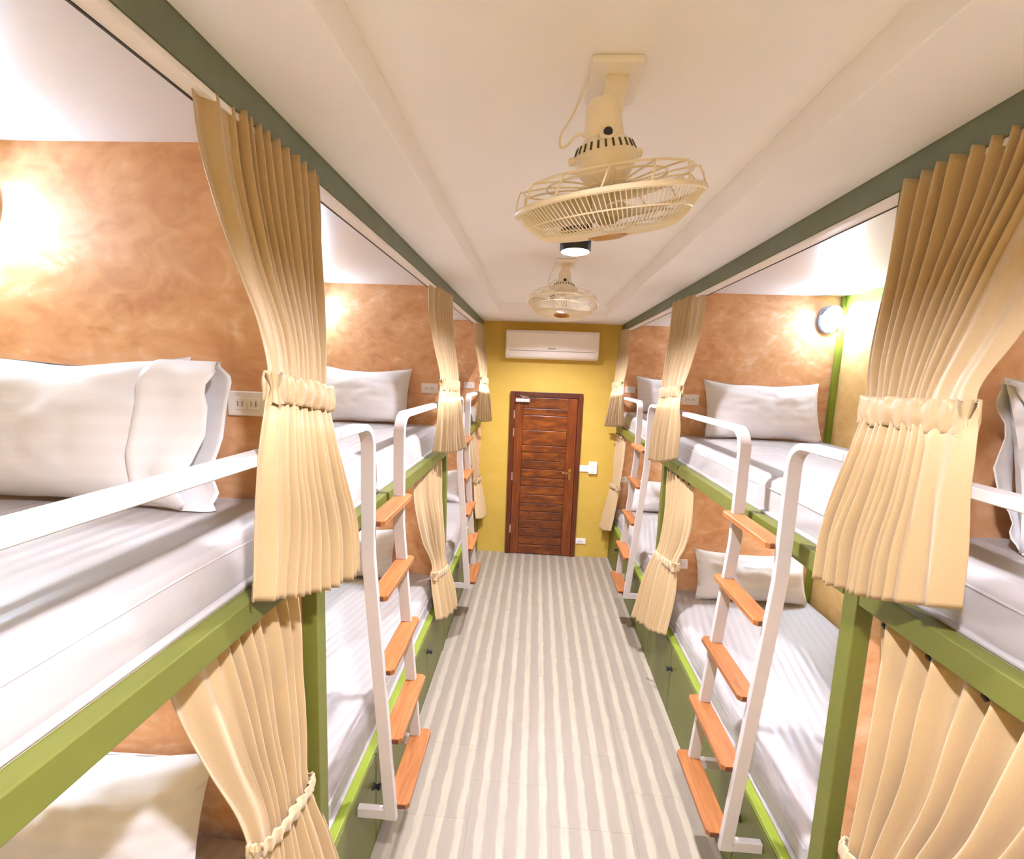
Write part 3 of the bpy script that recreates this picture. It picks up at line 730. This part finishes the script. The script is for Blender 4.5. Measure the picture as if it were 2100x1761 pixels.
# ------------------------------------------------------------------ bulkhead lamps in the bunks
def bulkhead(x, y, z, watts, label, upper):
    t = thing('wall_lamp', (x, y, z), label, 'wall lamp', 'bulkhead lamps')
    T = Matrix.Translation((x, y, z)) @ Matrix.Rotation(math.pi / 2, 4, 'X') @ Matrix.Diagonal((.78, 1.0, 1, 1))
    MB().lathe([(0, 0), (.098, 0), (.098, .022), (.088, .030), (.080, .030), (.080, .024), (0, .024)], 36, T, cap=False).build('base', 'lamp_metal', t, smooth=True)
    dome = [(.078, .024), (.076, .045), (.066, .066), (.046, .082), (.022, .090), (.001, .092)]
    d = MB().lathe(dome, 32, T, cap=True).build('glass_dome', emit('lamp_glass_' + ('upper' if upper else 'lower'), LAMP_COL, watts / (math.pi * .026)), t, smooth=True)
    g = MB()
    for a in (0, math.pi / 2):
        P = []
        for i in range(17):
            b = -math.pi / 2 + math.pi * i / 16
            r = .086 * math.sin(b); hgt = .026 + .074 * math.cos(b)
            P.append(T @ Vector((r * math.cos(a), r * math.sin(a), hgt)))
        g.tube(P, .0032, n=6)
    g.build('cage', 'lamp_metal', t, smooth=True)
    hood = MB()
    rows = []
    for j in range(5):
        q = j / 4
        rows.append([T @ Vector((.092 * math.cos(a), .092 * math.sin(a), .026 + .050 * q * math.sin(a) ** .7)) for a in [math.radians(18 + 144 * i / 20) for i in range(21)]])
    hood.grid(rows); h = hood.build('hood', 'lamp_metal', t, smooth='all')
    md = h.modifiers.new('thick', 'SOLIDIFY'); md.thickness = .003
for s in SIDES:
    xl = -1.70 if s == 'left' else 2.025
    for k in range(3):
        yy = HEAD[k] - (.006 if k == 2 else 0)
        bulkhead(xl, yy, 2.715, LAMP_UP_W, 'lit bulkhead lamp above the pillow of the %s %s upper bunk' % (NM[k], s), True)
        bulkhead(xl, yy, 1.40, LAMP_LOW_W, 'lit bulkhead lamp above the pillow of the %s %s lower bunk' % (NM[k], s), False)

# ------------------------------------------------------------------ ceiling fans
def fan(x, y, cz, rx, ry, label, cx, cy):
    """mount at (x, y) on the ceiling; cage centre (cx, cy, cz); axis tilted by rx, ry"""
    t = thing('ceiling_fan', (x, y, ZC), label, 'fan', 'orbit ceiling fans')
    box(x - .062, x + .062, y - .085, y + .085, ZC - .022, ZC - .0005, b=.012).build('mount_plate', 'white_plastic', t, smooth=True)
    RM = Matrix.Translation((cx, cy, cz)) @ Matrix.Rotation(ry, 4, 'Y') @ Matrix.Rotation(rx, 4, 'X')
    top = RM @ Vector((0, 0, .20))
    # yoke: two arms from the plate down to the motor
    for dy in (-.044, .044):
        a = Vector((x + .004, y + dy, ZC - .02)); b = RM @ Vector((0, dy * 1.12, .135)); mid = a.lerp(b, .45)
        m = MB().sweep([(a, (.026, 0, 0), (0, .003, 0)), (mid, (.025, 0, 0), (0, .003, 0)), (b, (.022, 0, 0), (0, .003, 0)), (b + (b - mid).normalized() * .02, (.012, 0, 0), (0, .003, 0))])
        arm = m.build('arm', 'ivory', t, smooth=True)
        MB().lathe([(.010, 0), (.010, .006), (.006, .009)], 16, Matrix.Translation(b) @ Matrix.Rotation(math.copysign(math.pi / 2, -dy), 4, 'X')).build('pivot_screw', 'black', arm, smooth=True)
    # motor housing
    prof = [(.0, .215), (.026, .213), (.038, .200), (.042, .165), (.046, .135), (.062, .122), (.070, .105), (.072, .090), (.066, .070), (.052, .052), (.044, .040), (.030, .034), (.0, .034)]
    h = MB().lathe(prof, 40, RM, cap=False).build('motor_housing', 'ivory', t, smooth=True)
    for i in range(26):
        a = 2 * math.pi * i / 26
        c, s_ = math.cos(a), math.sin(a); vs_ = []
        for rr, zz in ((.0632, .121), (.0705, .1045)):
            for da in (-.035, .035):
                vs_.append(RM @ Vector((rr * math.cos(a + da), rr * math.sin(a + da), zz)))
        vs2 = [v + (RM.to_3x3() @ Vector((c, s_, .5))) * .0012 for v in vs_]
        MB().add(vs_ + vs2, [(4, 5, 7, 6), (0, 1, 5, 4), (2, 3, 7, 6), (0, 2, 6, 4), (1, 3, 7, 5)]).build('vent_slot', 'dark_vent', h)
    for a in (0, math.pi):
        MB().lathe([(.009, -.008), (.009, .010), (.005, .012)], 12, RM @ Matrix.Rotation(a, 4, 'Z') @ Matrix.Translation((.074, 0, .098)) @ Matrix.Rotation(math.pi / 2, 4, 'Y')).build('housing_clip', 'ivory', h, smooth=True)
    Rr = .217
    def cage_pt(r, ang, z): return RM @ Vector((r * math.cos(ang), r * math.sin(ang), z))
    # rear guard: open S shaped wires and rings
    g = MB()
    for i in range(14):
        a = 2 * math.pi * i / 14; P = []
        for j in range(15):
            q = j / 14
            if q < .72: r = .045 + (Rr - .045 - .012) * (q / .72); z = .036 + .010 * math.sin(q / .72 * 2.2)
            else: b = (q - .72) / .28; r = Rr - .012 + .012 * math.sin(b * math.pi / 2); z = .036 + .010 * math.sin(2.2) - b * .044
            P.append(cage_pt(r, a + .35 * (1 - q), z))
        g.tube(P, .0022, n=5)
    for r, z in ((.06, .040), (.14, .047), (.195, .046)):
        g.tube([cage_pt(r, 2 * math.pi * i / 48, z) for i in range(48)], .0026, n=5, closed=True)
    g.build('rear_guard', 'ivory_wire', t, smooth=True)['kind'] = 'stuff'
    # rim
    MB().tube([cage_pt(Rr, 2 * math.pi * i / 64, 0) for i in range(64)], .0065, n=8, closed=True).build('rim', 'ivory_wire', t, smooth=True)
    # front guard: many fine radial wires bulging down
    g = MB(); nw = 120
    for i in range(nw):
        a = 2 * math.pi * i / nw; P = []
        for j in range(10):
            q = j / 9; r = Rr - (Rr - .048) * q; z = -.064 * math.sin(min(1, q * 2.2) * math.pi / 2) - .006 * q
            P.append(cage_pt(r, a + .25 * q, z))
        g.tube(P, .00135, n=4)
    for r, z in ((.19, -.034), (.14, -.064), (.09, -.068)):
        g.tube([cage_pt(r, 2 * math.pi * i / 48, z) for i in range(48)], .0018, n=5, closed=True)
    g.build('front_guard', 'ivory_wire', t, smooth=True)['kind'] = 'stuff'
    MB().lathe([(.0, -.080), (.03, -.079), (.048, -.074), (.05, -.068), (.0, -.066)], 32, RM, cap=False).build('guard_badge', 'brass', t, smooth=True)
    MB().lathe([(.0, -.045), (.02, -.044), (.034, -.03), (.036, .02), (.0, .02)], 32, RM, cap=False).build('hub', 'blade', t, smooth=True)
    for i in range(3):
        a0 = 2 * math.pi * i / 3 + .5; rows = []
        for j in range(13):
            q = j / 12; r = .03 + .165 * q; wd = (.30 + .55 * math.sin(min(1, q * 1.5) * math.pi / 2)) * (1 if q < .8 else 1 - (q - .8) * 1.6)
            rows.append([cage_pt(r, a0 + wd * (p - .5) * 1.5 + .35 * q, -.005 + (.030 - .012 * q) * (p - .5) * 2 - .006 * math.cos((p - .5) * 3)) for p in [n_ / 8 for n_ in range(9)]])
        b = MB().grid(rows).build('blade', 'blade', t, smooth='all')
        md = b.modifiers.new('thick', 'SOLIDIFY'); md.thickness = .0025
    c0 = Vector((x - .06, y - .02, ZC - .012)); c3 = RM @ Vector((-.045, 0, .145))
    pts = [c0, c0 + Vector((-.012, .0, -.03)), c0 + Vector((-.035, -.005, -.085)), c3 + Vector((-.052, -.005, .005)), c3 + Vector((-.055, -.005, -.022)), c3 + Vector((-.042, -.003, -.022)), c3 + Vector((-.012, 0, .006)), c3]
    sm = []
    for i in range(len(pts) - 1):
        p0, p1, p2, p3 = pts[max(0, i - 1)], pts[i], pts[i + 1], pts[min(len(pts) - 1, i + 2)]
        for j in range(5):
            q = j / 5; sm.append(.5 * ((2 * p1) + (p2 - p0) * q + (2 * p0 - 5 * p1 + 4 * p2 - p3) * q * q + (3 * p1 - p0 - 3 * p2 + p3) * q ** 3))
    sm.append(pts[-1])
    MB().tube(sm, .003, n=6).build('cord', 'ivory', t, smooth=True)
fan(.152, 1.185, 2.668, math.radians(12), math.radians(-8), 'cream orbit fan with wire cage, the larger one nearest the camera', .147, 1.13)
fan(.145, 2.95, 2.70, math.radians(-9), math.radians(2.5), 'cream orbit fan with wire cage, the smaller one near the air conditioner', .135, 2.86)
